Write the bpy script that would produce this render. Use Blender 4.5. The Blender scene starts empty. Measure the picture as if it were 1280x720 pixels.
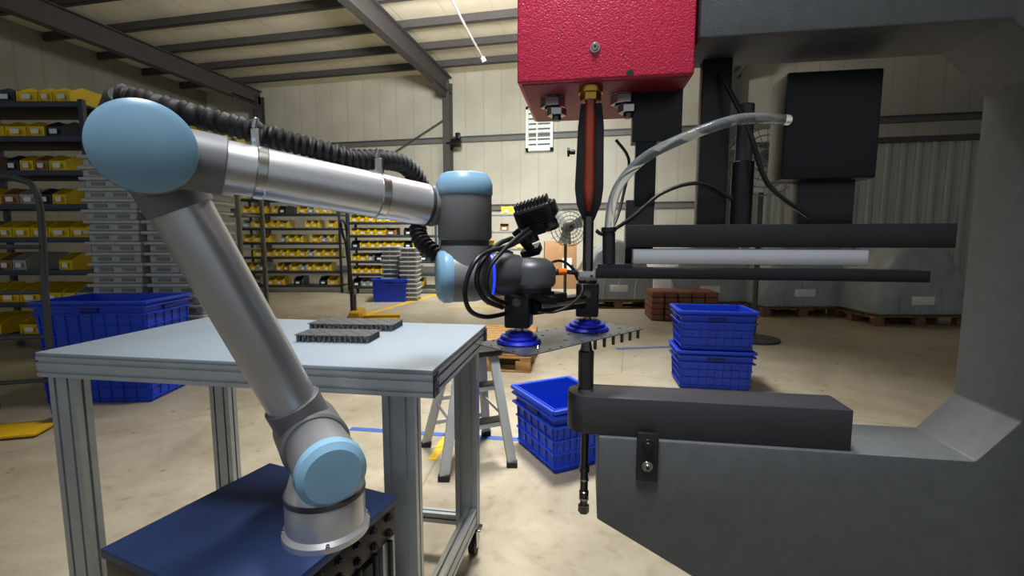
import bpy, bmesh, math, random
from math import radians, sin, cos, pi
from mathutils import Vector, Matrix
random.seed(7)
V=Vector
ZOOM=1.0
F=580.0; TH=radians(6); HC=1.25; YAW=radians(12)
WORLD=Matrix.Rotation(YAW,4,'Z')
I4=Matrix.Identity(4)
def ray(px,py):
    u=(px-640)/F; v=(360-py)/F
    return V((u, cos(TH)+v*sin(TH), -sin(TH)+v*cos(TH)))
def at(px,py,d):
    r=ray(px,py); r=r*(d/r.y); return V((r.x,r.y,HC+r.z))
def T(x,y,z): return Matrix.Translation((x,y,z))
def RZ(a): return Matrix.Rotation(radians(a),4,'Z')

# ------------------------------------------------------------- materials
def lin(c):
    return tuple(((x/255)/12.92 if x/255<=0.04045 else (((x/255)+0.055)/1.055)**2.4) for x in c)
def mat(name,rgb,rough=0.5,metal=0.0,var=0.08,scale=8,bump=0.0,bscale=200,emit=0,trans=0,coat=0,spec=0.5,ior=1.45):
    m=bpy.data.materials.new(name); m.use_nodes=True
    nt=m.node_tree; b=nt.nodes['Principled BSDF']
    c=lin(rgb)
    tc=nt.nodes.new('ShaderNodeTexCoord')
    n=nt.nodes.new('ShaderNodeTexNoise'); n.inputs['Scale'].default_value=scale; n.inputs['Detail'].default_value=5
    nt.links.new(tc.outputs['Object'],n.inputs['Vector'])
    r=nt.nodes.new('ShaderNodeValToRGB')
    r.color_ramp.elements[0].position=.3; r.color_ramp.elements[1].position=.7
    r.color_ramp.elements[0].color=(*[x*(1-var) for x in c],1)
    r.color_ramp.elements[1].color=(*[min(1,x*(1+var)) for x in c],1)
    nt.links.new(n.outputs['Fac'],r.inputs['Fac'])
    nt.links.new(r.outputs['Color'],b.inputs['Base Color'])
    b.inputs['Roughness'].default_value=rough; b.inputs['Metallic'].default_value=metal
    b.inputs['Specular IOR Level'].default_value=spec
    b.inputs['IOR'].default_value=ior
    if coat: b.inputs['Coat Weight'].default_value=coat
    if trans: b.inputs['Transmission Weight'].default_value=trans
    if emit:
        b.inputs['Emission Color'].default_value=(*c,1); b.inputs['Emission Strength'].default_value=emit
    if bump:
        n2=nt.nodes.new('ShaderNodeTexNoise'); n2.inputs['Scale'].default_value=bscale; n2.inputs['Detail'].default_value=3
        nt.links.new(tc.outputs['Object'],n2.inputs['Vector'])
        bp=nt.nodes.new('ShaderNodeBump'); bp.inputs['Strength'].default_value=bump; bp.inputs['Distance'].default_value=.002
        nt.links.new(n2.outputs['Fac'],bp.inputs['Height']); nt.links.new(bp.outputs['Normal'],b.inputs['Normal'])
    return m
M_alu=mat('aluminium_profile',(172,178,182),.42,.75,.06,20)
M_tabletop=mat('grey_table_laminate',(126,137,148),.45,0,.05,6,.05,400)
M_silver=mat('arm_aluminium',(196,198,204),.3,.7,.05,12)
M_joint=mat('joint_grey',(116,118,121),.45,.15,.05,10)
M_jdark=mat('joint_dark_grey',(62,64,68),.4,.2)
M_cap=mat('cap_light_blue',(124,164,192),.32,0,.04)
M_black=mat('black_plastic',(22,22,25),.38,0,.15)
M_blackm=mat('black_anodised',(32,33,37),.34,.5,.12)
M_rubber=mat('black_rubber',(16,16,18),.6)
M_red=mat('red_powdercoat',(186,30,66),.34,0,.34,230,1.0,230,coat=.2)
M_redd=mat('red_lip',(120,14,34),.45,0,.1)
M_press=mat('press_grey',(76,79,82),.5,.1,.1,30,.5,500)
M_holder=mat('anvil_holder_grey',(58,57,62),.4,.35,.08)
M_steel=mat('bright_steel',(190,190,190),.22,1,.06)
M_steeld=mat('dark_steel',(92,90,90),.24,.95,.1)
M_brass=mat('brass',(196,156,70),.28,1,.06)
M_copper=mat('copper_red_tube',(128,44,24),.14,.35,.15,14,coat=.7)
M_cup=mat('suction_cup_blue',(24,40,190),.38,0,.05)
M_sheet=mat('sheet_steel',(104,106,110),.35,.7,.1,10)
M_sheetd=mat('part_steel_dark',(92,94,97),.42,.5,.1,10)
M_tote=mat('tote_blue',(24,66,200),.42,0,.06)
M_toteshade=mat('tote_recess_shade',(14,34,120),.5)
M_tray=mat('tray_grey',(170,174,176),.5,0,.05)
M_yellow=mat('bin_yellow',(226,196,24),.45,0,.06)
M_rack=mat('rack_dark_blue',(50,60,72),.5,.3)
M_rackg=mat('rack_grey',(118,120,118),.5,.3)
M_wood=mat('pine_wood',(176,136,84),.65,0,.2,14)
M_woodd=mat('old_wood',(112,84,60),.7,0,.2,14)
M_card=mat('cardboard',(156,120,82),.75,0,.1)
M_wrap=mat('plastic_cover_grey',(150,156,162),.35,0,.18,3,.6,9)
M_beam=mat('steel_primer_grey',(78,76,76),.6,.1,.1)
M_beaml=mat('girt_grey',(112,112,112),.6,.1,.1)
M_white=mat('vent_white',(236,246,244),.5)
M_dark=mat('dark_void',(14,14,15),.8)
M_blue_emit=mat('status_ring_blue',(30,50,255),.4,emit=2.0)
M_orange=mat('orange_plastic',(226,110,20),.4)
M_jackyel=mat('jack_yellow',(214,170,24),.4)
M_navy=mat('navy_plate',(40,58,100),.4,.4,.08)
M_tube=mat('clear_hose',(214,220,224),.1,0,.02,trans=.88,ior=1.2)
M_tapey=mat('floor_tape_yellow',(206,166,44),.5,0,.2,3)
M_tapeb=mat('floor_tape_blue',(62,98,170),.5,0,.2,3)
M_label=mat('label_white',(214,216,216),.5)
M_brick=mat('red_brown_stock',(122,74,62),.7,0,.2,8)

def wall_mat(name,rgb,axis='X',period=.9,line=.05,dark=.72,bs=.5):
    m=bpy.data.materials.new(name); m.use_nodes=True; nt=m.node_tree; b=nt.nodes['Principled BSDF']
    tc=nt.nodes.new('ShaderNodeTexCoord'); sp=nt.nodes.new('ShaderNodeSeparateXYZ'); nt.links.new(tc.outputs['Object'],sp.inputs[0])
    md=nt.nodes.new('ShaderNodeMath'); md.operation='PINGPONG'; md.inputs[1].default_value=period/2
    nt.links.new(sp.outputs[axis],md.inputs[0])
    lt=nt.nodes.new('ShaderNodeMapRange'); lt.inputs['From Min'].default_value=0; lt.inputs['From Max'].default_value=line
    nt.links.new(md.outputs[0],lt.inputs['Value'])
    n=nt.nodes.new('ShaderNodeTexNoise'); n.inputs['Scale'].default_value=.9; n.inputs['Detail'].default_value=6; nt.links.new(tc.outputs['Object'],n.inputs['Vector'])
    r=nt.nodes.new('ShaderNodeValToRGB'); c=lin(rgb)
    r.color_ramp.elements[0].position=.3; r.color_ramp.elements[1].position=.7
    r.color_ramp.elements[0].color=(*[x*.86 for x in c],1); r.color_ramp.elements[1].color=(*[min(1,x*1.06) for x in c],1)
    nt.links.new(n.outputs['Fac'],r.inputs['Fac'])
    mx=nt.nodes.new('ShaderNodeMix'); mx.data_type='RGBA'
    nt.links.new(lt.outputs[0],mx.inputs['Factor'])
    mx.inputs['A'].default_value=(*[x*dark for x in c],1); nt.links.new(r.outputs['Color'],mx.inputs['B'])
    nt.links.new(mx.outputs['Result'],b.inputs['Base Color'])
    bp=nt.nodes.new('ShaderNodeBump'); bp.inputs['Strength'].default_value=bs; bp.inputs['Distance'].default_value=.03
    nt.links.new(lt.outputs[0],bp.inputs['Height']); nt.links.new(bp.outputs['Normal'],b.inputs['Normal'])
    b.inputs['Roughness'].default_value=.7
    return m
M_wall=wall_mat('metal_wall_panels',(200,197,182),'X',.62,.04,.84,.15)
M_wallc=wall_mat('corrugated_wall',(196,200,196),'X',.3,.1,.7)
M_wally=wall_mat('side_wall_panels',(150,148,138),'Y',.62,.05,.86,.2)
M_ceil=wall_mat('roof_insulation',(244,236,214),'X',1.2,.04,.86,.2)
def floor_mat():
    m=bpy.data.materials.new('polished_concrete'); m.use_nodes=True; nt=m.node_tree; b=nt.nodes['Principled BSDF']
    tc=nt.nodes.new('ShaderNodeTexCoord')
    n=nt.nodes.new('ShaderNodeTexNoise'); n.inputs['Scale'].default_value=1.6; n.inputs['Detail'].default_value=10; n.inputs['Roughness'].default_value=.7; n.inputs['Distortion'].default_value=.4
    nt.links.new(tc.outputs['Object'],n.inputs['Vector'])
    r=nt.nodes.new('ShaderNodeValToRGB'); e=r.color_ramp.elements
    e[0].position=.28; e[0].color=(*lin((138,128,108)),1); e[1].position=.72; e[1].color=(*lin((182,175,158)),1)
    k=e.new(.5); k.color=(*lin((162,153,134)),1)
    nt.links.new(n.outputs['Fac'],r.inputs['Fac'])
    n2=nt.nodes.new('ShaderNodeTexNoise'); n2.inputs['Scale'].default_value=14; n2.inputs['Detail'].default_value=8
    nt.links.new(tc.outputs['Object'],n2.inputs['Vector'])
    r2=nt.nodes.new('ShaderNodeValToRGB'); r2.color_ramp.elements[0].position=.32; r2.color_ramp.elements[0].color=(.78,.75,.7,1); r2.color_ramp.elements[1].position=.46; r2.color_ramp.elements[1].color=(1,1,1,1)
    nt.links.new(n2.outputs['Fac'],r2.inputs['Fac'])
    mx=nt.nodes.new('ShaderNodeMix'); mx.data_type='RGBA'; mx.blend_type='MULTIPLY'; mx.inputs['Factor'].default_value=.6
    nt.links.new(r.outputs['Color'],mx.inputs['A']); nt.links.new(r2.outputs['Color'],mx.inputs['B'])
    vo=nt.nodes.new('ShaderNodeTexVoronoi'); vo.feature='DISTANCE_TO_EDGE'; vo.inputs['Scale'].default_value=.35
    nt.links.new(tc.outputs['Object'],vo.inputs['Vector'])
    mr=nt.nodes.new('ShaderNodeMapRange'); mr.inputs['From Max'].default_value=.003; mr.inputs['To Min'].default_value=.6
    nt.links.new(vo.outputs['Distance'],mr.inputs['Value'])
    mx2=nt.nodes.new('ShaderNodeMix'); mx2.data_type='RGBA'; mx2.blend_type='MULTIPLY'; mx2.inputs['Factor'].default_value=1
    nt.links.new(mx.outputs['Result'],mx2.inputs['A']); nt.links.new(mr.outputs[0],mx2.inputs['B'])
    nt.links.new(mx2.outputs['Result'],b.inputs['Base Color'])
    rr=nt.nodes.new('ShaderNodeMapRange'); rr.inputs['To Min'].default_value=.2; rr.inputs['To Max'].default_value=.45
    nt.links.new(n2.outputs['Fac'],rr.inputs['Value']); nt.links.new(rr.outputs[0],b.inputs['Roughness'])
    return m
M_floor=floor_mat()

# ------------------------------------------------------------- builder
class Obj:
    def __init__(s,name,M=I4,frame=WORLD):
        s.name=name; s.M=frame@M; s.parts={}
    def _add(s,bm,mt,part,M=I4,flat=False):
        p=s.parts.setdefault(part,{'bm':bmesh.new(),'mats':[]})
        if mt not in p['mats']: p['mats'].append(mt)
        k=p['mats'].index(mt)
        bmesh.ops.recalc_face_normals(bm,faces=bm.faces[:])
        for f in bm.faces: f.material_index=k; f.smooth=True
        bm.transform(s.M@M)
        me=bpy.data.meshes.new('tmp'); bm.to_mesh(me); bm.free()
        p['bm'].from_mesh(me); bpy.data.meshes.remove(me)
    def box(s,c,size,mt,part='body',rot=I4,bev=.0015,seg=2):
        bm=bmesh.new(); bmesh.ops.create_cube(bm,size=1)
        bm.transform(Matrix.Diagonal((size[0],size[1],size[2],1)))
        if bev: bmesh.ops.bevel(bm,geom=bm.edges[:],offset=min(bev,min(size)*.45),segments=seg,profile=.5,affect='EDGES')
        s._add(bm,mt,part,T(*c)@rot)
    def lathe(s,prof,p0,axis,mt,part='body',n=40,cap=True):
        bm=bmesh.new(); rings=[]
        for r,z in prof:
            if r<1e-6: rings.append([bm.verts.new((0,0,z))])
            else: rings.append([bm.verts.new((r*cos(2*pi*i/n),r*sin(2*pi*i/n),z)) for i in range(n)])
        for a,b in zip(rings,rings[1:]):
            for i in range(n):
                j=(i+1)%n
                if len(a)==1 and len(b)==1: continue
                if len(a)==1: bm.faces.new((a[0],b[i],b[j]))
                elif len(b)==1: bm.faces.new((a[i],a[j],b[0]))
                else: bm.faces.new((a[i],a[j],b[j],b[i]))
        if cap:
            for r in (rings[0],rings[-1]):
                if len(r)>1: bm.faces.new(r)
        q=V((0,0,1)).rotation_difference(V(axis).normalized()).to_matrix().to_4x4()
        s._add(bm,mt,part,T(*p0)@q)
    def cyl(s,p0,p1,r,mt,part='body',n=32,r1=None,bev=0.0015):
        p0=V(p0);p1=V(p1);L=(p1-p0).length; r1=r if r1 is None else r1
        b=min(bev,L*.4,r*.4,r1*.4)
        pr=[(r-b,0),(r,b),(r1,L-b),(r1-b,L)] if b>0 else [(r,0),(r1,L)]
        s.lathe(pr,p0,p1-p0,mt,part,n)
    def hexnut(s,p0,p1,r,mt,part='body'): s.cyl(p0,p1,r,mt,part,n=6,bev=0.001)
    def prism(s,pts,h0,h1,mt,part='body',M=I4,bev=0.001,seg=2):
        bm=bmesh.new()
        a=[bm.verts.new((x,y,h0)) for x,y in pts]; b=[bm.verts.new((x,y,h1)) for x,y in pts]
        bm.faces.new(a); bm.faces.new(b); n=len(pts)
        for i in range(n): bm.faces.new((a[i],a[(i+1)%n],b[(i+1)%n],b[i]))
        if bev:
            bmesh.ops.recalc_face_normals(bm,faces=bm.faces[:])
            bmesh.ops.bevel(bm,geom=bm.edges[:],offset=bev,segments=seg,profile=.5,affect='EDGES')
        s._add(bm,mt,part,M)
    def beam(s,p0,p1,w,h,mt,part='frame',side=(1,0,0),bev=.001,slots=False):
        p0=V(p0);p1=V(p1); z=(p1-p0).normalized(); x=V(side); x=(x-z*x.dot(z)).normalized(); y=z.cross(x)
        R=Matrix((x,y,z)).transposed().to_4x4(); L=(p1-p0).length
        if not slots:
            s.box((p0+p1)/2,(w,h,L),mt,part,R,bev); return
        pts=[]
        def face(L_,fn):
            k=max(1,round(L_/.04)); st=L_/k
            for i in range(k):
                c=-L_/2+st*(i+.5)
                for a,dp in ((c-.004,0),(c-.004,.007),(c+.004,.007),(c+.004,0)): pts.append(fn(a,dp))
        pts.append((-w/2,-h/2)); face(w,lambda a,d:(a,-h/2+d))
        pts.append((w/2,-h/2)); face(h,lambda a,d:(w/2-d,a))
        pts.append((w/2,h/2)); face(w,lambda a,d:(-a,h/2-d))
        pts.append((-w/2,h/2)); face(h,lambda a,d:(-w/2+d,-a))
        s.prism(pts,0,L,mt,part,T(*p0)@R,bev=0)
    def tube(s,pts,r,mt,part='cable',n=10,sub=8,rf=None,closed=False):
        pts=[V(p) for p in pts]; P=[]
        N=len(pts)
        for i in range(N-1):
            a=pts[max(i-1,0)];b=pts[i];c=pts[i+1];d=pts[min(i+2,N-1)]
            for k in range(sub):
                t=k/sub
                P.append(.5*((2*b)+(c-a)*t+(2*a-5*b+4*c-d)*t*t+(3*b-a-3*c+d)*t**3))
        P.append(pts[-1])
        bm=bmesh.new(); rings=[]; x=None; acc=0
        for i,p in enumerate(P):
            t=(P[min(i+1,len(P)-1)]-P[max(i-1,0)]).normalized()
            if x is None: x=t.orthogonal().normalized()
            else: x=(x-t*x.dot(t)).normalized()
            y=t.cross(x)
            if i: acc+=(P[i]-P[i-1]).length
            rr=rf(acc,r) if rf else r
            rings.append([bm.verts.new(p+x*cos(2*pi*k/n)*rr+y*sin(2*pi*k/n)*rr) for k in range(n)])
        for a,b in zip(rings,rings[1:]):
            for i in range(n): bm.faces.new((a[i],a[(i+1)%n],b[(i+1)%n],b[i]))
        bm.faces.new(rings[0]); bm.faces.new(rings[-1])
        s._add(bm,mt,part)
    def bolt(s,p,ax,r,part='bolts',mt=None,h=.006,washer=True):
        mt=mt or M_steel; p=V(p); ax=V(ax).normalized()
        if washer: s.cyl(p,p+ax*h*.3,r*1.5,mt,part,n=24,bev=.0004)
        s.cyl(p+ax*h*.25,p+ax*h,r,mt,part,n=20)
        s.cyl(p+ax*h,p+ax*(h+.0003),r*.5,M_dark,part,n=6,bev=0)
    def done(s,angle=35):
        lo=V((1e9,)*3);hi=V((-1e9,)*3)
        for p in s.parts.values():
            for v in p['bm'].verts:
                for k in range(3): lo[k]=min(lo[k],v.co[k]); hi[k]=max(hi[k],v.co[k])
        o=V(((lo.x+hi.x)/2,(lo.y+hi.y)/2,lo.z))
        single=len(s.parts)==1; root=None
        if not single:
            root=bpy.data.objects.new(s.name,None); root.empty_display_size=.1
            bpy.context.collection.objects.link(root); root.location=o
        for nm,p in s.parts.items():
            p['bm'].transform(T(*(-o)))
            me=bpy.data.meshes.new(s.name if single else nm); p['bm'].to_mesh(me); p['bm'].free()
            for m in p['mats']: me.materials.append(m)
            me.set_sharp_from_angle(angle=radians(angle))
            ob=bpy.data.objects.new(s.name if single else nm,me); bpy.context.collection.objects.link(ob)
            if single: ob.location=o; root=ob
            else: ob.parent=root
        return root
# ------------------------------------------------------------- room (building frame)
WY=15.3; XL=-15; XR=14; YF=-5; ZC=6.75
o=Obj('floor',frame=I4); o.box(((XL+XR)/2,(YF+WY)/2,-.1),(XR-XL,WY-YF,.2),M_floor,bev=0); o.done()
o=Obj('wall_back',frame=I4); o.box(((XL+XR)/2,WY+.1,ZC/2),(XR-XL,.2,ZC),M_wall,bev=0); o.done()
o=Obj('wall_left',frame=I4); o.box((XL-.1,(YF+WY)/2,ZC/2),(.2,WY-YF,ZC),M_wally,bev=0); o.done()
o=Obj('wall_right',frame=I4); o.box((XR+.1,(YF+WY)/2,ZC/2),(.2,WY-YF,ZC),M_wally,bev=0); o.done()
o=Obj('ceiling',frame=I4); o.box(((XL+XR)/2,(YF+WY)/2,ZC+.05),(XR-XL,WY-YF,.1),M_ceil,bev=0); o.done()
o=Obj('ceiling_purlins',frame=I4)
y=14.2
while y>2:
    o.box(((XL+XR)/2,y,ZC-.11),(XR-XL-.02,.02,.2),M_beam,bev=0)
    o.box(((XL+XR)/2,y+.04,ZC-.205),(XR-XL-.02,.1,.015),M_beam,bev=0)
    y-=1.35
o.done()
def ibeam(o,p0,p1,w,h,mt,side):
    p0=V(p0);p1=V(p1);z=(p1-p0).normalized();x=V(side);up=z.cross(x).normalized()
    o.beam(p0,p1,.02,h,mt,side=side,bev=0)
    o.beam(p0+up*h/2,p1+up*h/2,w,.025,mt,side=side,bev=0); o.beam(p0-up*h/2,p1-up*h/2,w,.025,mt,side=side,bev=0)
for k,cx in enumerate((-5.35,3.4,-12.5)):
    o=Obj('steel_column',frame=I4); 
    o.box((cx,WY-.16,ZC/2-.2),(.24,.02,ZC-.4),M_beam,bev=0); o.box((cx,WY-.31,ZC/2-.2),(.02,.3,ZC-.4),M_beam,bev=0); o.box((cx,WY-.46,ZC/2-.2),(.24,.02,ZC-.4),M_beam,bev=0)
    o.done()
    o=Obj('roof_rafter',frame=I4); ibeam(o,(cx,WY-.2,ZC-.48),(cx,1,ZC-.48),.24,.5,M_beam,(1,0,0)); 
    o.box((cx,WY-.9,ZC-.78),(.02,1.2,.3),M_beam,bev=0)
    o.done()
o=Obj('wall_girts',frame=I4)
for z in (2.3,4.55):
    o.box(((XL+XR)/2,WY-.06,z),(XR-XL-.02,.1,.16),M_beaml,bev=0)
    o.box(((XL+XR)/2,WY-.12,z+.08),(XR-XL-.02,.02,.05),M_beam,bev=0)
o.done()
o=Obj('trim_1',frame=I4); o.box(((XL+XR)/2,WY-.03,.15),(XR-XL-.02,.05,.3),M_beaml,bev=0); o.done()
def bwall(px,py):
    r=WORLD.to_3x3()@ray(px,py); k=(WY-.02)/r.y; return V((r.x*k,WY,HC+r.z*k))
a=bwall(660,137); b=bwall(690,187)
o=Obj('wall_vent',frame=I4)
cx=(a.x+b.x)/2; cz=(a.z+b.z)/2; w=b.x-a.x; h=a.z-b.z
o.box((cx,WY-.02,cz),(w,.04,h),M_rackg,'back',bev=0)
for sx in (-1,1): o.box((cx+sx*w/2,WY-.1,cz),(.09,.2,h+.09),M_white,'frame')
for sz in (-1,1): o.box((cx,WY-.1,cz+sz*h/2),(w+.09,.2,.09),M_white,'frame')
o.box((cx-w*.1,WY-.12,cz+.02),(.05,.05,h),M_white,'frame')
for i in range(8):
    o.box((cx,WY-.1,cz-h/2+h*(i+.5)/8),(w,.015,h/8*.8),M_white,'slats',Matrix.Rotation(radians(-25),4,'X'),bev=0)
o.done()
c=bwall(588,182)
o=Obj('flood_light',frame=I4)
o.box((-5.0,WY-.55,c.z),(.34,.16,.24),M_black,bev=.02,rot=Matrix.Rotation(radians(-30),4,'X')); o.box((-5.2,WY-.5,c.z+.02),(.3,.05,.05),M_black); o.box((-4.9,WY-.62,c.z+.2),(.16,.12,.2),M_black,bev=.03)
o.done()
o=Obj('brace_cable',frame=I4)
a=bwall(562,148); b=bwall(440,228); a.y=b.y=WY-.2
o.tube([a,(a+b)/2,b],.02,M_beam,n=6,sub=2); o.done()
o=Obj('ceiling_conduit',frame=WORLD)
o.tube([at(548,-40,8.5),at(575,20,9),at(603,72,9.5)],.022,M_beam,n=8,sub=4); o.cyl(at(603,72,9.5),at(606,78,9.5),.05,M_beam); o.done()
o=Obj('corrugated_partition',frame=I4)
o.box((7.5,12.0,1.7),(9.0,.1,3.4),M_wallc,bev=0); o.box((7.5,11.93,3.4),(9.05,.16,.12),M_beam,bev=0)
for i in range(61): o.box((3.05+i*.148,11.93,1.7),(.05,.05,3.35),M_wallc,bev=0)
o.done()
def gp(px,py):
    r=ray(px,py); k=-HC/r.z; return V((r.x*k,r.y*k,0))
def tape(name,pts,w,mt):
    o=Obj(name)
    for a,b in zip(pts,pts[1:]):
        a=gp(*a);b=gp(*b); a.z=b.z=.0015; o.beam(a,b,w,.002,mt,'strip',side=V((0,0,1)).cross((b-a)),bev=0)
    o.done()
tape('floor_marking_tape',[(430,401),(556,365)],.13,M_tapey)
tape('floor_marking_tape',[(560,384),(640,384),(760,383)],.1,M_tapey)
tape('floor_marking_tape',[(438,536),(640,549),(700,552)],.05,M_tapeb)
tape('floor_marking_tape',[(770,436),(900,432)],.07,M_tapeb)
tape('floor_marking_tape',[(540,575),(575,520)],.05,M_tapey)
tape('floor_marking_tape',[(100,430),(330,385)],.1,M_tapey)

# ------------------------------------------------------------- background furniture
def rack(px0,px1,d,top,levels,depth=.5,bins=True,mt=M_rack,big=False,ang=0,fill=.8):
    a=at(px0,300,d);b=at(px1,300,d); w=b.x-a.x
    M=T(a.x,d,0)@RZ(ang)
    o=Obj('shelving_rack',M)
    for x in (0,w):
        for y in (0,depth): o.box((x,y,top/2),(.05,.05,top),mt,'uprights',bev=.003)
    zs=[.15+(top-.2)*i/(levels-1) for i in range(levels)]
    for z in zs:
        o.box((w/2,depth/2,z),(w-.02,depth,.03),mt,'shelves',bev=.003); o.box((w/2,-.01,z),(w-.02,.02,.06),mt,'shelves',bev=.003)
    o.done()
    if bins:
        bo=Obj('parts_bins',M)
        for li,z in enumerate(zs):
            x=.04; gap=zs[1]-zs[0]
            while x<w-.2:
                bw=random.choice([.16,.2,.24]) if not big else .3
                if x+bw>w-.03: break
                hh=min(gap*.62,.2 if not big else .32); 
                mt2=M_yellow if random.random()<.75 else random.choice([M_tray,M_rack,M_card])
                if random.random()<fill:
                    y0=.0;D=depth*.85; z0=z+.018
                    bo.box((x+bw/2,y0+D/2,z0+.005),(bw-.02,D,.008),mt2,bev=0)
                    bo.box((x+bw/2,y0+D,z0+hh/2),(bw-.02,.008,hh),mt2,bev=0)
                    bo.box((x+bw/2,y0+.02,z0+hh*.3),(bw-.02,.01,hh*.6),mt2,bev=0,rot=Matrix.Rotation(radians(18),4,'X'))
                    for xx in (x+.012,x+bw-.012):
                        P=[(y0,z0+.002),(y0+D,z0+.002),(y0+D,z0+hh),(y0+D*.3,z0+hh),(y0,z0+hh*.6)]
                        Mx=Matrix(((0,0,1,0),(1,0,0,0),(0,1,0,0),(0,0,0,1)))
                        bo.prism(P,xx-.004,xx+.004,mt2,M=Mx,bev=0)
                    bo.box((x+bw/2,y0-.012,z0+hh*.32),(bw*.4,.004,hh*.25),M_label,bev=0)
                x+=bw
        bo.done()
rack(436,545,10.6,1.95,7)
rack(300,425,10.9,2.2,7)
rack(600,660,11.5,1.9,5,mt=M_rackg,fill=.5)
rack(-60,118,5.2,2.75,8,depth=.6,fill=.7)
rack(175,300,6.4,2.6,6,depth=.6,mt=M_rackg,big=True)
rack(125,170,7.5,2.4,6)

def tote(name_,M,L,W,H,mt=M_tote,part='body'):
    o=Obj(name_,M); tw=.006; tp=.03
    def ring(z,ins,l=L,w=W): return [(-l/2+ins,-w/2+ins,z),(l/2-ins,-w/2+ins,z),(l/2-ins,w/2-ins,z),(-l/2+ins,w/2-ins,z)]
    bm=bmesh.new()
    vo=[[bm.verts.new(p) for p in r] for r in (ring(0,tp),ring(H,.012))]
    vi=[[bm.verts.new(p) for p in r] for r in (ring(.008,tp+tw),ring(H,.012+tw))]
    def q(a,b):
        for i in range(4): bm.faces.new((a[i],a[(i+1)%4],b[(i+1)%4],b[i]))
    q(vo[0],vo[1]); q(vo[1],vi[1]); q(vi[1],vi[0]); bm.faces.new(vi[0]); bm.faces.new(vo[0])
    o._add(bm,mt,part)
    for z,th,out in ((H-.01,.02,.0),(H-.045,.012,.004),(H-.1,.01,.006)):
        ins=out-.004
        o.box((0,-W/2+ins,z),(L-2*ins,.02,th),mt,part,bev=.003); o.box((0,W/2-ins,z),(L-2*ins,.02,th),mt,part,bev=.003)
        o.box((-L/2+ins,0,z),(.02,W-2*ins,th),mt,part,bev=.003); o.box((L/2-ins,0,z),(.02,W-2*ins,th),mt,part,bev=.003)
    def inset(z): return tp+( .012-tp)*z/H
    nx=9; ny=6
    for i in range(nx):
        x=(-L/2+tp+.01)+(L-2*tp-.02)*i/(nx-1)
        for sy in (-1,1): o.beam((x,sy*(W/2-tp+.0),.01),(x,sy*(W/2-.018),H-.1),.007,.018,mt,part,bev=0)
    for i in range(ny):
        y=(-W/2+tp+.01)+(W-2*tp-.02)*i/(ny-1)
        for sx in (-1,1): o.beam((sx*(L/2-tp),y,.01),(sx*(L/2-.018),y,H-.1),.018,.007,mt,part,bev=0)
    for z in (.03,H*.3,H*.5):
        i_=inset(z)-.004
        for sy in (-1,1): o.box((0,sy*(W/2-i_),z),(L-2*i_,.014,.007),mt,part,bev=0)
        for sx in (-1,1): o.box((sx*(L/2-i_),0,z),(.014,W-2*i_,.007),mt,part,bev=0)
    for sx in (-1,1): o.box((sx*(L/2-.006),0,H-.07),(.012,.13,.035),M_toteshade,part,bev=.004)  # handle recess shade put into the colour: darker blue blocks
    for sy in (-1,1): o.box((0,sy*(W/2-.008),H-.07),(.13,.012,.035),M_toteshade,part,bev=.004)
    return o.done()
e1=V((.41,.2,0)).normalized(); e2=V((-.2,.41,0)).normalized()
L_,W_=.37,.455
c=V((.225,2.345,0))+e1*L_/2+e2*W_/2
tote('storage_tote',T(c.x,c.y,0)@Matrix.Rotation(math.atan2(e1.y,e1.x),4,'Z'),L_+.03,W_+.03,.365)
g=gp(485,378); tote('storage_tote',T(g.x,g.y+.25,0)@RZ(4),.66,.45,.46)
tote('storage_tote',T(1.72,3.95,0)@RZ(-9),.6,.42,.33); tote('storage_tote',T(1.72,3.95,.335)@RZ(-9),.6,.42,.33)
g=at(148,400,3.7)
for k in range(2): tote('storage_tote',T(g.x,3.7,.4*k)@RZ(3),.82,.55,.39)
def trays(px,d,w,D,n,z0,hh,name='stacked_trays',ang=0):
    x=at(px,300,d).x; o=Obj(name,T(x,d,z0)@RZ(ang))
    for i in range(n):
        j=random.uniform(-.012,.012)
        o.box((j,0,i*hh+hh*.35),(w-.06,D-.06,hh*.7),M_tray,bev=.01)
        o.box((j,0,i*hh+hh*.82),(w,D,hh*.3),M_tray,bev=.008)
        for s_ in(-1,1): o.box((j+s_*w*.2,-D/2+.028,i*hh+hh*.35),(.12,.012,hh*.3),M_rackg,bev=0)
    o.done()
trays(490,9.75,.36,.5,12,0,.092); trays(513,9.6,.36,.5,12,0,.09)
def pallet(name_,M,L=1.2,W=1.0,mt=M_wood):
    o=Obj(name_,M)
    for y in (-W/2+.05,0,W/2-.05):
        for x in (-L/2+.07,0,L/2-.07): o.box((x,y,.065),(.14,.1,.09),mt,bev=.003)
        o.box((0,y,.01),(L,.1,.02),mt,bev=.002)
    for k in range(3): o.box((-L/2+.05+(L-.1)*k/2,0,.12),(.1,W,.02),mt,bev=.002)
    for k in range(7): o.box((0,-W/2+.05+(W-.1)*k/6,.14),(L,.1,.02),mt,bev=.002)
    return o.done()
xx=at(206,300,4.6).x
pallet('wooden_pallet',T(xx,4.65,0),1.25,.7,M_woodd)
trays(172,4.6,.52,.6,19,.152,.098); trays(241,4.6,.52,.6,18,.152,.098)
g=gp(625,468); pallet('wooden_pallet',T(g.x-.1,g.y+.5,0)@RZ(-9),.9,.8); pallet('wooden_pallet',T(g.x-.1,g.y+.5,.152)@RZ(-7),.9,.8)
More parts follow.
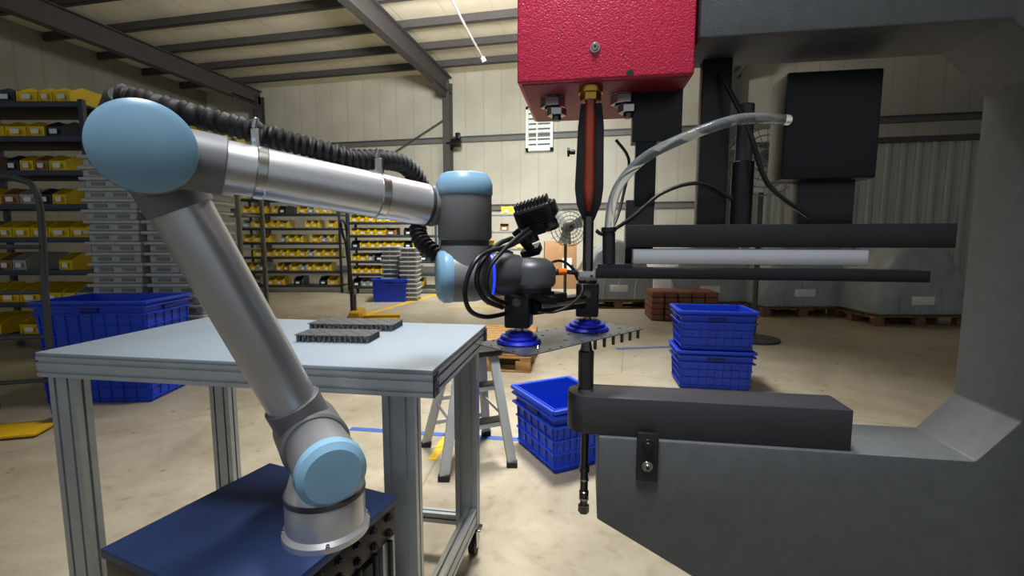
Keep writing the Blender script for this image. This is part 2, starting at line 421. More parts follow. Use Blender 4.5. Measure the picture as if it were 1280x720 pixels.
def wrapped(px,d,w,D,h,ang=0,slope=.4):
    x=at(px,300,d).x
    pallet('wooden_pallet',T(x,d+D/2,0)@RZ(ang),w*1.02,D*1.02,M_woodd)
    o=Obj('covered_machine',T(x,d+D/2,.152)@RZ(ang))
    P=[(-w/2,0),(w/2,0),(w/2,h*slope),(w*.22,h*.92),(-w*.05,h),(-w*.32,h*.8),(-w/2,h*.45)]
    Mx=Matrix(((1,0,0,0),(0,0,-1,0),(0,1,0,0),(0,0,0,1)))
    o.prism(P,-D/2,D/2,M_wrap,'cover',Mx,bev=.05,seg=3)
    for k in range(5):
        t=k/4; xx=-w/2+.05+(w-.1)*t
        o.tube([(xx,-D/2-.004,.02),(xx+random.uniform(-.04,.04),-D/2-.006,h*.18),(xx+random.uniform(-.06,.06),-D/2-.004,h*.36)],.012,M_wrap,'folds',n=6,sub=4)
    o.box((0,-D/2-.01,h*.2),(w*.25,.02,.12),M_label,'cover')
    o.done()
wrapped(775,8.3,1.25,1.0,1.1); wrapped(890,8.0,1.35,1.0,1.15,slope=.6); wrapped(1010,7.4,1.3,1.0,1.2,0,.5); wrapped(1160,6.6,1.3,1.0,1.1)
x=at(862,300,7.0).x
o=Obj('lumber_stack',T(x,7.3,0)@RZ(-6))
for k in range(5):
    for j in range(5): o.box((-.4+.2*j,0,.05+.09*k),(.18,.6,.08),M_brick if (k+j)%3 else M_woodd,bev=.006)
o.done()
def carton(px,d,w,D,h,z=0):
    x=at(px,300,d).x; o=Obj('cardboard_carton',T(x,d,z)@RZ(random.uniform(-8,8)))
    o.box((0,0,h/2),(w,D,h),M_card,bev=.006); o.box((0,0,h+.0005),(.06,D,.002),M_wood,bev=0); o.box((0,-D/2-.0005,h*.9),(.06,.002,h*.2),M_wood,bev=0)
    o.box((w*.2,-D/2-.001,h*.5),(w*.3,.002,h*.3),M_label,bev=0); o.done()
carton(626,9.0,.5,.45,.45); carton(668,9.9,.6,.5,.6); carton(634,10.5,.7,.5,.8); carton(700,12,.8,.6,1.2)
def fan(px,py,d,r,ang=0):
    c=at(px,py,d); o=Obj('industrial_fan',T(c.x,d,0)@RZ(ang)); z=c.z
    for k in range(5): 
        rr=r*(1-.2*k)
        pts=[(rr*cos(t*pi/16),-.12-.03*k,z+rr*sin(t*pi/16)) for t in range(33)]
        o.tube(pts,.008,M_rackg,'cage',n=5,sub=1)
    for t in range(20):
        a=t*pi/10; o.tube([(r*cos(a),-.12,z+r*sin(a)),(r*.1*cos(a),-.25,z+r*.1*sin(a))],.005,M_rackg,'cage',n=4,sub=2)
        o.tube([(r*cos(a),-.12,z+r*sin(a)),(r*cos(a),.12,z+r*sin(a))],.005,M_rackg,'cage',n=4,sub=2)
    o.cyl((0,-.2,z),(0,.15,z),.09,M_jdark,'motor')
    for t in range(3):
        a=t*2*pi/3+.4; R=Matrix.Rotation(-a,4,'Y')@T(r*.48,0,0)@Matrix.Rotation(radians(28),4,'X')
        o.prism([(-.4*r,-.08),(.4*r,-.14),(.42*r,.12),(-.4*r,.07)],-.004,.004,M_tray,'blades',T(0,0,z)@R@Matrix.Rotation(radians(90),4,'X'),bev=0)
    o.cyl((0,.1,0.05),(0,.1,z-.05),.03,M_jdark,'stand'); o.lathe([(.3,0),(.3,.03),(.05,.06)],(0,.1,0),(0,0,1),M_jdark,'stand')
    o.done()
fan(709,284,9.0,.36,10); fan(955,200,5.6,.42,-20)
g=gp(447,405)
o=Obj('pallet_jack',T(g.x,g.y,0)@RZ(8))
for s_ in (-.2,.2): o.box((.3,s_,.08),(.6,.16,.05),M_jackyel,'forks',bev=.01)
o.box((.0,0,.14),(.16,.52,.14),M_jackyel,'forks',bev=.02); o.cyl((-.05,0,.1),(-.05,0,.45),.045,M_steeld,'pump')
for s_ in (-.05,.05): o.cyl((-.06,s_-.02,.08),(-.06,s_+.02,.08),.08,M_rubber,'wheels')
for s_ in (-.2,.2): o.cyl((.5,s_-.04,.04),(.5,s_+.04,.04),.04,M_rubber,'wheels')
o.cyl((-.05,0,.35),(-.12,0,1.25),.028,M_jdark,'handle')
o.tube([(-.12,0,1.2),(-.13,-.13,1.3),(-.15,-.16,1.45),(-.16,0,1.52),(-.15,.16,1.45),(-.13,.13,1.3),(-.12,0,1.2)],.018,M_black,'handle')
o.done()
g=at(10,400,3.0)
o=Obj('hand_truck',T(g.x,3.0,0)@RZ(15))
for s_ in (-.2,.2): o.tube([(s_,0,.1),(s_,.02,.8),(s_,.06,1.45),(s_*.7,.1,1.62)],.02,M_jdark,'frame')
o.tube([(-.14,.1,1.62),(0,.11,1.66),(.14,.1,1.62)],.02,M_jdark,'frame')
for z in (.3,.6,.9,1.2): o.cyl((-.2,.02,z),(.2,.02,z),.014,M_jdark,'frame')
for s_ in (-.24,.24): o.cyl((s_-.03,.06,.12),(s_+.03,.06,.12),.12,M_rubber,'wheels')
o.box((0,-.12,.02),(.46,.26,.015),M_jackyel,'toe_plate')
o.done()

# ------------------------------------------------------------- step stool
o=Obj('step_ladder')
fl=V((-.354,2.30,0)); fr=V((0,2.45,0)); bl=V((-.52,2.70,0)); br=V((-.165,2.86,0))
ctr=(fl+fr+bl+br)/4; H_=.62
tp_=[ctr+(p-ctr)*.48+V((.03,0,H_)) for p in (fl,fr,bl,br)]
for p,q in zip((fl,fr,bl,br),tp_):
    o.beam(p+V((0,0,.02)),q,.05,.022,M_tray,'legs',side=(fr-fl)); o.box(p+V((0,0,.015)),(.06,.04,.03),M_rubber,'feet')
ang=Matrix.Rotation(math.atan2(fr.y-fl.y,fr.x-fl.x),4,'Z')
tc_=(tp_[0]+tp_[1]+tp_[2]+tp_[3])/4
o.box(tc_+V((0,0,.012)),(.26,.30,.035),M_black,'top_step',ang,.01)
for t in (.38,.7):
    a=fl.lerp(tp_[0],t); b=fr.lerp(tp_[1],t)
    dd=(bl-fl).normalized()
    o.beam(a+dd*.05,b+dd*.05,.10,.022,M_alu,'steps',side=dd); o.beam(a+dd*.05+V((0,0,.013)),b+dd*.05+V((0,0,.013)),.085,.006,M_black,'steps',side=dd)
for t in (.25,.5):
    a=bl.lerp(tp_[2],t); b=br.lerp(tp_[3],t); o.beam(a,b,.025,.012,M_tray,'braces',side=(0,0,1))
for a0,b0,a1,b1 in ((fl,bl,tp_[0],tp_[2]),(fr,br,tp_[1],tp_[3])):
    o.beam(a0.lerp(a1,.45),b0.lerp(b1,.45),.02,.006,M_tray,'braces',side=(0,0,1))
o.done()

# ------------------------------------------------------------- workbench
ZT=.924
MT=T(-.198,1.13,ZT)@RZ(-9)
TW=1.2; TD=.63
o=Obj('workbench',MT)
o.box((-TW/2,TD/2,-.006),(TW,TD,.012),M_tabletop,'top',bev=.002)
for y in (.02,TD-.02): o.beam((-TW+.0,y,-.042),(0,y,-.042),.04,.06,M_alu,'frame',side=(0,1,0),slots=True)
for x in (-.02,-TW+.02,-TW/2): o.beam((x,.04,-.042),(x,TD-.04,-.042),.04,.06,M_alu,'frame',side=(1,0,0),slots=True)
for y in (.02,TD-.02):
    o.box((.002,y,-.042),(.004,.04,.06),M_black,'end_caps',bev=.001)
    for z in (-.028,-.056): o.cyl((.003,y,z),(.006,y,z),.006,M_steeld,'end_caps',n=16)
zb=.12-ZT
for x in (-.071,-TW+.071):
    for y in (.03,TD-.03):
        x_=x-(.026 if (y<.3 and x>-.5) else 0)
        o.beam((x_,y,zb),(x_,y,-.072),.088,.045,M_alu,'legs',side=(1,0,0),slots=True)
        o.box((x_,y+(.03 if y<.3 else -.03),-.09),(.05,.02,.035),M_blackm,'brackets')
    for z in (zb+.03,zb+.0705): o.beam((x+.02-(.02 if x>-.5 else 0),.055,z),(x+.02,TD-.055,z),.04,.04,M_alu,'lower_rails',slots=True)
for z in (zb+.03,): o.beam((-TW+.11,TD-.03,z),(-.115,TD-.03,z),.04,.04,M_alu,'lower_rails',side=(0,1,0),slots=True)
o.beam((-TW+.11,.03,zb+.03),(-.14,.03,zb+.03),.04,.04,M_alu,'lower_rails',side=(0,1,0),slots=True)
for x in (-.071,-TW+.071):
    for y in (.03,TD-.03):
        x2=x+.02
        o.box((x2,y,zb-.006),(.07,.045,.006),M_steeld,'casters'); 
        for s_ in (-.018,.018): o.box((x2+s_,y,zb-.04),(.004,.035,.06),M_steel,'casters')
        o.cyl((x2-.013,y+.01,zb-.075),(x2+.013,y+.01,zb-.075),.044,M_rubber,'casters'); o.cyl((x2-.0175,y+.01,zb-.075),(x2+.0175,y+.01,zb-.075),.02,M_steel,'casters')
o.done()

def holed_sheet(o,M,nx,ny,cell,th,holes,mt,part='sheet'):
    bm=bmesh.new(); vs={}
    def vt(x,y):
        k=(round(x,5),round(y,5))
        if k not in vs: vs[k]=bm.verts.new((x,y,0))
        return vs[k]
    X0=-nx*cell/2; Y0=-ny*cell/2
    for i in range(nx):
        for j in range(ny):
            x=X0+i*cell; y=Y0+j*cell; c=cell; h=c/2
            sq=[(x,y),(x+h,y),(x+c,y),(x+c,y+h),(x+c,y+c),(x+h,y+c),(x,y+c),(x,y+h)]
            r=holes(i,j)
            if r:
                ang=[225,270,315,0,45,90,135,180]
                ci=[(x+h+r*cos(radians(a)),y+h+r*sin(radians(a))) for a in ang]
                for k in range(8):
                    l=(k+1)%8; bm.faces.new((vt(*sq[k]),vt(*sq[l]),vt(*ci[l]),vt(*ci[k])))
            else: bm.faces.new([vt(*p) for p in sq])
    ex=bmesh.ops.extrude_face_region(bm,geom=bm.faces[:])
    bmesh.ops.translate(bm,verts=[v for v in ex['geom'] if isinstance(v,bmesh.types.BMVert)],vec=(0,0,th))
    o._add(bm,mt,part,M)
for (lx,ly,sx,sy) in ((-.46,.50,18,7),(-.42,.30,14,6)):
    o=Obj('formed_sheet_part',MT@T(lx,ly,0)@RZ(4))
    cl=.0175
    holed_sheet(o,T(0,0,.022),sx,sy,cl,.0025,lambda i,j:(.004 if (i+j)%3==0 else 0),M_sheetd)
    for i in range(sx):
        for s_ in (-1,1): o.cyl((-sx*cl/2+cl*(i+.5),s_*(sy*cl/2-.006),0),(-sx*cl/2+cl*(i+.5),s_*(sy*cl/2-.006),.0225),.004,M_sheetd,'standoffs',n=12)
    for j in range(sy):
        for s_ in (-1,1): o.cyl((s_*(sx*cl/2-.006),-sy*cl/2+cl*(j+.5),0),(s_*(sx*cl/2-.006),-sy*cl/2+cl*(j+.5),.0225),.004,M_sheetd,'standoffs',n=12)
    o.done()

# ------------------------------------------------------------- robot cart
ZB=.62
MC=T(-.282,1.085,ZB)@RZ(-23)
o=Obj('robot_base_cart',MC)
o.box((-.22,-.2,-.01),(.44,.4,.02),M_navy,'plate',bev=.002)
o.box((-.22,-.2,-.06),(.43,.39,.075),M_blackm,'riser',bev=.002)
for k in range(7):
    for z in (-.04,-.08): o.bolt((-.004,-.03-.055*k,z),(1,0,0),.007,mt=M_black,h=.008)
    o.box((-.003,-.03-.055*k,-.21),(.008,.012,.22),M_blackm,'fins')
for x in (-.41,-.03):
    for y in (-.37,-.03): o.beam((x,y,-ZB+.06),(x,y,-.09),.045,.045,M_alu,'legs',slots=True); o.cyl((x,y,-ZB),(x,y,-ZB+.03),.035,M_rubber,'feet'); o.cyl((x,y,-ZB+.03),(x,y,-ZB+.06),.01,M_steel,'feet')
for y in (-.37,-.03): o.beam((-.39,y,-ZB+.12),(-.05,y,-ZB+.12),.045,.045,M_alu,'rails',side=(0,1,0),slots=True)
for x in (-.41,-.03): o.beam((x,-.35,-ZB+.12),(x,-.05,-ZB+.12),.045,.045,M_alu,'rails',slots=True)
o.box((-.22,-.2,-.26),(.40,.36,.26),M_jdark,'controller_box',bev=.005)
o.done()

# ------------------------------------------------------------- robot arm
o=Obj('robot_arm')
up=V((0,0,1))
W=at(581,270,1.08); R1=.062
def zat(py,d=1.08): return at(581,py,d).z
wx,wy=W.x,W.y
p530=at(532,256,1.07); p438=at(438,238,.975)
fd=(p438-p530).normalized()
E=p530+fd*.50
o.cyl(p530,E,.047,M_silver,'forearm',n=48,bev=.002)
o.cyl(p530+fd*.002,p530-fd*.006,.0485,M_jdark,'forearm',n=48)
o.lathe([(.046,0),(.047,.012),(.041,.03),(.040,.08)],p530-fd*.006,-fd,M_joint,'forearm',n=48)
z0=zat(300); z1=zat(243); z2=zat(217)
o.lathe([(R1-.004,z0),(R1,z0+.006),(R1,z1)],(wx,wy,0),up,M_joint,'wrist_1',n=56)
o.lathe([(R1+.001,z1-.003),(R1+.0025,z1),(R1+.0025,z1+.022),(R1-.002,z1+.034),(R1-.008,z2-.003),(R1-.016,z2),(0,z2+.001)],(wx,wy,0),up,M_cap,'wrist_1_cap',n=56)
o.lathe([(R1-.004,z0-.012),(R1-.006,z0-.011),(R1-.006,z0+.002)],(wx,wy,0),up,M_jdark,'wrist_1',n=56)
zc=at(581,344,1.08).z
o.lathe([(.056,zc),(.058,z0-.03),(.058,z0-.014),(.055,z0-.011)],(wx,wy,0),up,M_joint,'wrist_2',n=56)
c2=V((wx,wy,zc)); ax=V((.965,.26,.0)).normalized()
RW=.062
o.lathe([(0,-.05),(.052,-.05),(RW-.002,-.044),(RW,-.03),(RW,.02),(.058,.042),(.052,.055)],c2,ax,M_joint,'wrist_2',n=56)
o.lathe([(RW+.0005,-.034),(RW+.002,-.038),(RW+.0015,-.052),(.055,-.063),(.044,-.067),(0,-.068)],c2,ax,M_cap,'wrist_2_cap',n=56)
o.lathe([(.05,.054),(.0505,.062)],c2,ax,M_blue_emit,'status_ring',n=48)
o.lathe([(.052,.061),(.053,.066),(.052,.10),(.046,.13)],c2,ax,M_jdark,'wrist_3',n=48)
c3=c2+ax*.16; c3.z=c2.z
o.lathe([(.054,-.03),(.06,-.022),(.06,.014),(.052,.028),(.036,.038),(0,.040)],c3,up,M_jdark,'wrist_3',n=48)
o.lathe([(.05,-.042),(.05,-.03)],c3,up,M_black,'tool_flange',n=48)
for k in range(6):
    a=k*pi/3; o.bolt(c3+V((cos(a)*.04,sin(a)*.04,.030)),up,.004,'tool_flange',M_steel,.004,False)
for k,t in enumerate((.105,.335)):
    pc=p530+fd*t
    o.cyl(pc-fd*.009,pc+fd*.009,.0492,M_steel,'hose_clamp',n=48)
    o.box(pc+V((0,0,.062)),(.016,.02,.035),M_steel,'hose_clamp',bev=.003); o.cyl(pc+V((-.006,-.0,.08)),pc+V((.0,-.0,.10)),.005,M_steel,'hose_clamp')
BX,BY=-.405,.955
S=V((BX,BY,ZB+.16)); 
u_=(S-E).normalized(); A=fd.cross(u_).normalized()
if A.x<0: A=-A
E2=E-A*.135; S2=S-A*.13
o.lathe([(0,-.072),(.06,-.07),(.068,-.06),(.068,.055),(.06,.065)],E,A,M_joint,'elbow',n=56)
o.lathe([(.069,.05),(.071,.058),(.069,.078),(.055,.088),(0,.09)],E,A,M_cap,'elbow_cap',n=56)
o.lathe([(.069,.065),(.072,.05),(.072,-.055),(.064,-.07)],E2,A,M_joint,'elbow',n=56)
o.lathe([(.073,-.05),(.075,-.06),(.07,-.08),(.055,-.09),(0,-.092)],E2,A,M_cap,'elbow_cap',n=56)
ud=(S2-E2).normalized()
o.cyl(E2+ud*.04,S2-ud*.04,.055,M_silver,'upper_arm',n=48); 
o.cyl(E2+ud*.04,E2+ud*.10,.06,M_joint,'upper_arm',n=48); o.cyl(S2-ud*.10,S2-ud*.04,.062,M_joint,'upper_arm',n=48)
o.cyl(E-fd*.11,E-fd*.03,.052,M_joint,'elbow',n=48)
o.lathe([(0,-.075),(.066,-.072),(.075,-.06),(.075,.06),(.07,.065)],S2,A,M_joint,'shoulder',n=56)
o.lathe([(.066,-.07),(.068,.05),(.066,.06)],S,A,M_joint,'shoulder',n=56)
o.lathe([(.069,.05),(.071,.056),(.069,.075),(.056,.085),(0,.087)],S,A,M_cap,'shoulder_cap',n=56)
o.lathe([(.09,0),(.09,.012),(.082,.02),(.082,.09),(.075,.11),(.066,.14),(.062,.16)],(BX,BY,ZB),up,M_silver,'base',n=56)
o.lathe([(.083,.085),(.084,.09),(.083,.096)],(BX,BY,ZB),up,M_jdark,'base',n=56)
for k in range(4):
    a=k*pi/2+.4; o.bolt((BX+.086*cos(a),BY+.086*sin(a),ZB+.012),up,.004,'base')
def rib(acc,r): return r*(1+.13*sin(acc*2*pi/.014))
o.tube([at(150,120,.86),at(300,160,.90),at(400,188,.96),at(440,199,1.0),at(480,200,1.06),at(508,208,1.12),at(527,236,1.17),at(524,270,1.18),at(524,296,1.16),at(542,316,1.13),at(566,330,1.12)],.020,M_rubber,'dress_hose',n=16,sub=40,rf=rib)
o.tube([E2+V((-.02,.05,.0)),E2+V((-.1,.03,.05)),at(150,120,.86)],.020,M_rubber,'dress_hose',n=16,sub=40,rf=rib)
o.tube([at(640,298,1.15),at(622,306,1.08),at(602,328,1.02),at(596,352,1.0),at(606,374,1.02),at(628,384,1.08)],.006,M_black,'cables')
o.tube([at(664,290,1.17),at(640,306,1.09),at(600,320,1.0),at(582,356,.98),at(586,386,1.0),at(606,396,1.04),at(632,392,1.1)],.0055,M_black,'cables')
o.tube([at(660,286,1.17),at(628,314,1.05),at(610,340,1.02),at(612,368,1.03),at(634,380,1.1)],.005,M_black,'cables')
o.tube([at(566,326,1.13),at(590,312,1.1),at(612,308,1.1),at(640,318,1.12)],.007,M_black,'cables')
o.done()

# ------------------------------------------------------------- sheet + gripper
ZS=.99
A1=V((.35,.319,0)).normalized(); B1=V((-.111,.134,0)).normalized()
front=V((.0265,1.003,0)); LS,WS=.48,.18
ctr=front+A1*LS/2+B1*WS/2
MS=T(ctr.x,ctr.y,ZS)@Matrix.Rotation(math.atan2(A1.y,A1.x),4,'Z')
o=Obj('sheet_metal_panel',MS)
def hf(i,j):
    if j in (0,8) and i%2==0: return .0045
    if i in (0,23) and j%2==0: return .0045
    if j in (2,6) and i%6==3: return .006
    if j==4 and i%8==4: return .003
    return 0
holed_sheet(o,I4,24,9,.02,.0022,hf,M_sheet)
for i in (13,15,17,19,21,23): 
    o.cyl((-.24+.02*(i+.5)-.01,-.082,-.026),(-.24+.02*(i+.5)-.01,-.082,0),.0045,M_steeld,'standoffs',n=16)
for i in (3,7,11,15,19): o.cyl((-.24+.02*i,.06,-.02),(-.24+.02*i,.06,0),.004,M_steeld,'standoffs',n=16)
for i in (4,16): o.bolt((-.24+.02*i,-.05,.0022),up,.005,'studs',M_steel,.005)
o.done()
c1=V((.0175,1.146,ZS+.0025)); c2_=V((.2155,1.313,ZS+.0025))
gd=(c2_-c1).normalized(); GM=Matrix.Rotation(math.atan2(gd.y,gd.x),4,'Z')
o=Obj('vacuum_gripper')
for k,c in enumerate((c1,c2_)):
    r=.056 if k==0 else .062
    o.lathe([(r*.96,0),(r,.003),(r*.93,.009),(r*.8,.011),(r*.84,.014),(r*.8,.019),(r*.62,.021),(r*.62,.026),(r*.5,.03),(r*.25,.031)],c,up,M_cup,'suction_cup_%d'%(k+1),n=48)
    o.cyl(c+V((0,0,.029)),c+V((0,0,.042)),.011,M_brass if k else M_steel,'stems')
    o.box(c+V((0,0,.088)),(.062,.066,.095),M_black,'valve_block_%d'%(k+1),RZ(-12),.005,3)
    if k: o.box(c+V((0,0,.142)),(.05,.055,.014),M_blackm,'valve_block_%d'%(k+1),RZ(-12),.002)
    nrm=V((sin(radians(-12)),-cos(radians(-12)),0))
    o.cyl(c+nrm*.033+V((0,0,.105)),c+nrm*.0345+V((0,0,.105)),.011,M_steeld,'valve_block_%d'%(k+1))
    for s_ in (-.02,.02): o.bolt(c+nrm*.033+V((s_,0,.065)),nrm,.003,'bolts',M_steeld,.003,False)
bz=V((0,0,.085))
o.beam(c1+gd*.03+bz,c2_-gd*.03+bz,.045,.035,M_blackm,'crossbar',side=gd.cross(up),bev=.003)
o.beam(c1+gd*.05+bz+V((.018,-.022,.004)),c2_-gd*.03+bz+V((.018,-.022,.004)),.004,.012,M_steel,'crossbar',side=gd.cross(up))
mid=c1.lerp(c2_,.40)
zf=c3.z-.042
o.box((c3.x,c3.y,zf-.006),(.09,.075,.012),M_black,'mount_plate',GM,.003)
o.beam((c3.x+.01,c3.y,zf-.01),V((mid.x,mid.y,c1.z+.105)),.06,.02,M_blackm,'mount_plate',side=(0,1,0),bev=.003)
o.box((mid.x,mid.y,c1.z+.108),(.08,.06,.02),M_blackm,'mount_plate',GM,.003)
q=at(697,340,1.2); o.cyl(q,q+V((.022,.01,0)),.009,M_orange,'connector'); o.cyl(q+V((.022,.01,0)),q+V((.055,.02,-.004)),.006,M_black,'connector'); o.cyl(q-V((.03,0.01,0.006)),q,.008,M_black,'connector')
o.tube([q+V((.055,.02,-.004)),at(715,332,1.24),at(722,345,1.28)],.003,M_black,'hoses')
o.tube([at(728,356,1.25),at(727,368,1.2),at(712,382,1.15),at(692,390,1.13),at(672,389,1.13)],.0035,M_black,'hoses')
o.tube([at(684,330,1.18),at(700,326,1.2),at(714,334,1.24),at(722,350,1.28)],.0035,M_black,'hoses')
o.done()
cc=at(669,268,1.2)
RC=RZ(-18)@Matrix.Rotation(radians(-16),4,'Y')@Matrix.Rotation(radians(18),4,'X')
MCam=T(*cc)@RC
o=Obj('machine_vision_camera',MCam)
o.box((0,0,0),(.098,.055,.05),M_black,'housing',bev=.007,seg=3)
o.box((-.012,0,-.035),(.06,.05,.028),M_blackm,'housing',bev=.004)
for k in range(9): o.box((-.04+.01*k,0,.03),(.0035,.05,.018),M_blackm,'fins',bev=.001)
for k in range(6): o.box((.0,-.03,-.018+.007*k),(.07,.008,.0025),M_blackm,'fins',bev=.0005)
o.lathe([(.019,0),(.02,.004),(.02,.022),(.015,.026),(.012,.02)],(.03,-.005,-.024),(.1,-.35,-1),M_black,'lens',n=32)
o.lathe([(.015,0),(.016,.02)],(-.025,-.012,-.045),(.1,-.35,-1),M_black,'lens',n=32)
o.box((.052,0,.004),(.012,.04,.035),M_blackm,'housing',bev=.004)
o.box((-.05,-.01,-.055),(.02,.02,.07),M_blackm,'bracket',Matrix.Rotation(radians(-20),4,'Y'),.002)
o.box((-.045,.01,-.092),(.05,.05,.02),M_blackm,'bracket',bev=.002)
o.done()

# ------------------------------------------------------------- insertion press
MP=T(.196,1.2,0)@RZ(-9)
o=Obj('insertion_press',MP)
ZR=1.628
hx0=-.178; hx1=.235
o.box(((hx0+hx1)/2,.14,ZR+.30),(hx1-hx0,.38,.60),M_red,'head_housing',bev=.006,seg=3)
o.box(((hx0+hx1)/2,.14,ZR+.003),(hx1-hx0-.02,.36,.012),M_redd,'head_housing',bev=.002)
f=lambda x,z:(x,-.0505,z)
o.bolt(f(.008,ZR+.072),(0,-1,0),.008,'head_bolts',M_steel,.008)
o.cyl(f(.09,ZR+.01),(.09,-.0515,ZR+.01),.008,M_dark,'head_bolts')
for (x,y) in ((-.10,.075),(.085,.075)):
    o.cyl((x,y,ZR-.006),(x,y,ZR),.034,M_steeld,'clamp_nuts'); o.hexnut((x,y,ZR-.028),(x,y,ZR-.006),.033,M_steel,'clamp_nuts'); o.cyl((x,y,ZR-.034),(x,y,ZR-.028),.022,M_steeld,'clamp_nuts')
    o.hexnut((x+.012,y-.01,ZR-.052),(x+.012,y-.01,ZR-.034),.026,M_steel,'clamp_nuts'); o.cyl((x+.012,y-.01,ZR-.064),(x+.012,y-.01,ZR-.052),.012,M_steeld,'clamp_nuts')
def zp(py,d=1.2): return at(733,py,d).z
o.lathe([(.03,ZR-.018),(.03,ZR-.004),(.024,ZR)],(0,0,0),up,M_brass,'punch',n=32)
o.hexnut((0,0,ZR-.036),(0,0,ZR-.018),.026,M_brass,'punch')
zt=ZR-.036; ztp=zp(276); 
pts=[(-.024,zt-.005),(-.030,zt-.06),(-.036,zp(235)),(-.031,zp(255)),(-.014,ztp),(.014,ztp),(.031,zp(255)),(.036,zp(235)),(.034,zt-.06),(.028,zt-.005)]
Mx=Matrix(((1,0,0,0),(0,0,-1,0),(0,1,0,0),(0,0,0,1)))
o.prism(pts,-.022,.004,M_blackm,'punch_guide',Mx,bev=.003)
o.lathe([(.006,zp(264)),(.012,zp(254)),(.0145,zp(238)),(.0135,zp(180)),(.0135,zt-.02),(.014,zt)],(0,-.010,0),up,M_copper,'punch_tube',n=28)
o.lathe([(.013,zp(352)),(.0135,zp(336)),(.0135,ztp+.01)],(0,0,0),up,M_steeld,'punch',n=28)
o.box((0,0,zp(344)),(.045,.04,.024),M_steel,'punch_collar',bev=.002); o.bolt((.01,-.02,zp(344)),(0,-1,0),.004,'punch_collar',M_steeld,.004,False)
o.cyl((-.036,-.004,zp(190)),(-.05,-.004,zp(190)),.006,M_black,'punch_guide'); o.cyl((-.05,-.004,zp(190)),(-.056,-.004,zp(190)),.011,M_black,'punch_guide')
def lp(px,py,d):
    return MP.inverted()@at(px,py,d)
def lbox(px0,py0,px1,py1,d,dep,mt,part,bev=.002):
    a=lp(px0,py0,d);b=lp(px1,py1,d)
    o.box(((a.x+b.x)/2,a.y+dep/2,(a.z+b.z)/2),(abs(b.x-a.x),dep,abs(a.z-b.z)),mt,part,bev=bev)
lbox(792,110,850,178,1.24,.05,M_black,'tool_bracket')
lbox(795,176,818,258,1.24,.03,M_blackm,'tool_bracket')
lbox(783,250,815,330,1.245,.03,M_black,'tool_bracket')
lbox(783,281,1150,309,1.17,.06,M_black,'linear_slide')
lbox(792,311,1060,330,1.17,.05,M_silver,'linear_slide')
lbox(800,316,845,326,1.168,.002,M_label,'linear_slide',0)
lbox(745,335,1120,348,1.17,.07,M_blackm,'linear_slide')
lbox(747,330,790,338,1.17,.05,M_blackm,'linear_slide')
for px in (800,840,900,960,1020,1080):
    q=lp(px,342,1.165); o.bolt((q.x,q.y,q.z),(0,-1,0),.005,'slide_bolts',M_steeld,.005)
lbox(880,70,905,282,1.22,.04,M_black,'tool_bracket'); lbox(985,90,1085,225,1.18,.1,M_blackm,'feeder_block',.006)
lbox(1000,225,1060,282,1.2,.06,M_black,'feeder_block')
q=lp(925,282,1.2)
o.cyl((q.x,q.y,q.z),(q.x,q.y,q.z+.16),.026,M_blackm,'air_cylinder'); o.cyl((q.x,q.y,q.z+.16),(q.x,q.y,q.z+.3),.02,M_jdark,'air_cylinder'); 
a=lp(761,330,1.18); b=lp(761,290,1.18)
o.cyl(a,b,.016,M_black,'hose_fitting'); o.cyl(b,lp(761,284,1.18),.019,M_blackm,'hose_fitting')
o.tube([lp(761,300,1.18),lp(764,262,1.18),lp(774,232,1.17),lp(800,202,1.15),lp(842,178,1.12),lp(920,150,1.1),lp(985,150,1.15)],.0125,M_tube,'clear_hose',n=16)
o.tube([lp(752,292,1.2),lp(768,280,1.22),lp(780,240,1.25),lp(786,200,1.27),lp(770,175,1.28)],.004,M_black,'cables')
o.tube([lp(745,288,1.2),lp(757,292,1.2),lp(790,272,1.2),lp(830,240,1.2),lp(880,230,1.2),lp(930,260,1.2)],.005,M_black,'cables')
o.tube([lp(900,90,1.2),lp(935,160,1.15),lp(960,230,1.15),lp(1010,270,1.17)],.006,M_black,'cables')
o.lathe([(.012,ZS-.004),(.016,ZS-.03),(.0205,ZS-.034),(.0205,.852)],(0,0,0),up,M_steeld,'anvil_rod',n=32)
o.lathe([(.022,.857),(.022,.852)],(0,0,0),up,M_steel,'anvil_rod',n=32)
o.lathe([(.013,.752),(.013,.735),(.0105,.733),(.0105,.64),(.014,.638),(.014,.625),(.0105,.623),(.0105,.57),(.013,.568),(.013,.556),(.010,.554),(.010,.53)],(0,0,0),up,M_steeld,'anvil_rod',n=28)
for z in (.60,.545): o.lathe([(.0135,z),(.0135,z+.006)],(0,0,0),up,M_steel,'anvil_rod',n=24)
o.hexnut((0,0,.507),(0,0,.53),.015,M_steeld,'anvil_rod')
hp=[(.62,-.055),(.62,.055)]+[(.055*cos(radians(a))+.008,.055*sin(radians(a))) for a in range(90,271,12)]
o.prism(hp,.752,.852,M_holder,'anvil_holder',bev=.003)
for dx,dz in ((-.03,.80),(-.012,.80),(-.03,.775)): o.cyl((dx,-.0548+ (abs(dx)>.02)*.012,dz),(dx,-.0565+(abs(dx)>.02)*.012,dz),.0032,M_dark,'anvil_holder',n=12)
Cp=[(.034,.752),(.034,.53),(.30,.385),(.95,.06),(.95,.02),(1.55,.02),(1.55,2.3),(.24,2.3),(.24,1.70),(.85,1.70),(.95,1.60),(.95,.85),(.87,.752)]
o.prism(Cp,-.13,.066,M_press,'c_frame',Mx,bev=.005)
o.box((1.25,.0,.03),(.7,.5,.06),M_press,'c_frame',bev=.004)
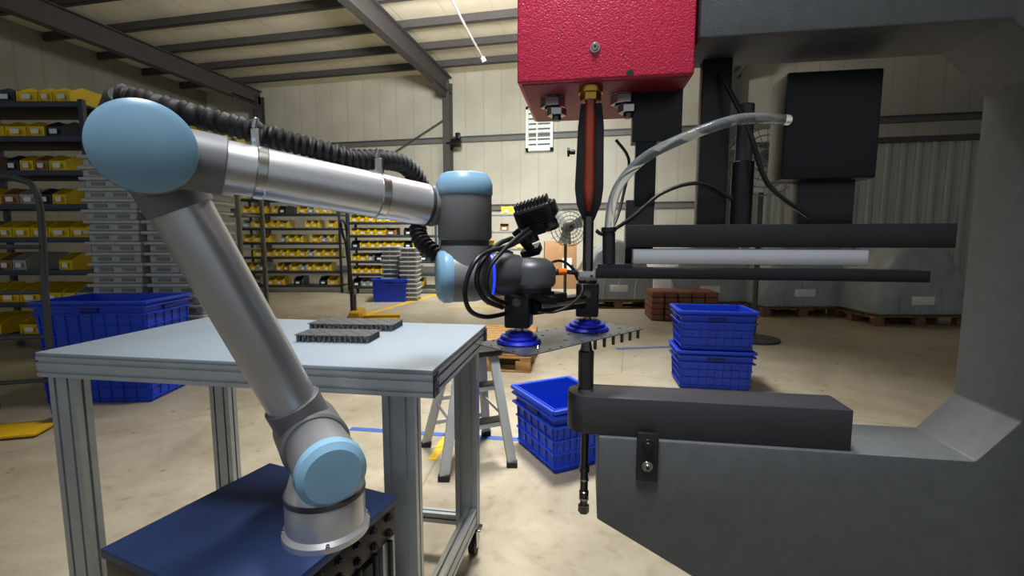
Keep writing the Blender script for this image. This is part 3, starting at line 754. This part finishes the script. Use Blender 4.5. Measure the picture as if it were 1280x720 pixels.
q=lp(808,567,1.12); yb=-.066
o.box((q.x,yb-.006,.712),(.052,.012,.125),M_black,'stop_bracket',bev=.003)
o.bolt((q.x,yb-.012,.745),(0,-1,0),.010,'stop_bracket',M_black,.012); o.bolt((q.x,yb-.012,.69),(0,-1,0),.009,'stop_bracket',M_steel,.012)
o.done()

# ------------------------------------------------------------- lights
def area(name,loc,target,size,power,color=(1,1,1),spread=180):
    L=bpy.data.lights.new(name,'AREA'); L.shape='DISK'; L.size=size; L.energy=power; L.color=color; L.spread=radians(spread)
    ob=bpy.data.objects.new(name,L); bpy.context.collection.objects.link(ob)
    ob.location=WORLD@V(loc); d=(WORLD@V(target))-(WORLD@V(loc)); ob.rotation_euler=d.to_track_quat('-Z','Y').to_euler()
area('added_overhead_light',(-.2,.2,4.6),(0.12,1.6,.5),1.2,22,(.98,.99,1),48)  # added key light, out of view; narrow spread keeps the sides dim
area('added_overhead_light',(.3,3.8,6.0),(.1,3.2,0),1.2,105,(1,.98,.95),70)  # added unseen light over the middle floor, spread narrowed
area('added_overhead_light',(-.6,8.4,6.0),(-.6,10.5,1),1.4,210,(1,.98,.93),92)  # added unseen light to brighten the background
area('added_overhead_light',(1.2,8.6,6.0),(.9,12.5,2.2),1.4,120,(.98,.99,1),90)  # added unseen light aimed at the back wall
area('added_ceiling_fill',(-1.0,7.0,5.0),(-1.6,11.5,6.9),1.0,420,(1,.97,.9),150)  # added upward fill without a fixture, brightens the ceiling
w=bpy.data.worlds.new('world'); bpy.context.scene.world=w; w.use_nodes=True
w.node_tree.nodes['Background'].inputs[0].default_value=(.88,.94,1,1); w.node_tree.nodes['Background'].inputs[1].default_value=.38

cam=bpy.data.cameras.new('camera'); co=bpy.data.objects.new('camera',cam); bpy.context.collection.objects.link(co)
cam.sensor_width=36; cam.lens=36*F/1280*ZOOM; co.location=(0,0,HC); co.rotation_euler=(radians(90)-TH,0,YAW); cam.clip_start=.02
bpy.context.scene.camera=co
bpy.context.scene.view_settings.view_transform='Standard'
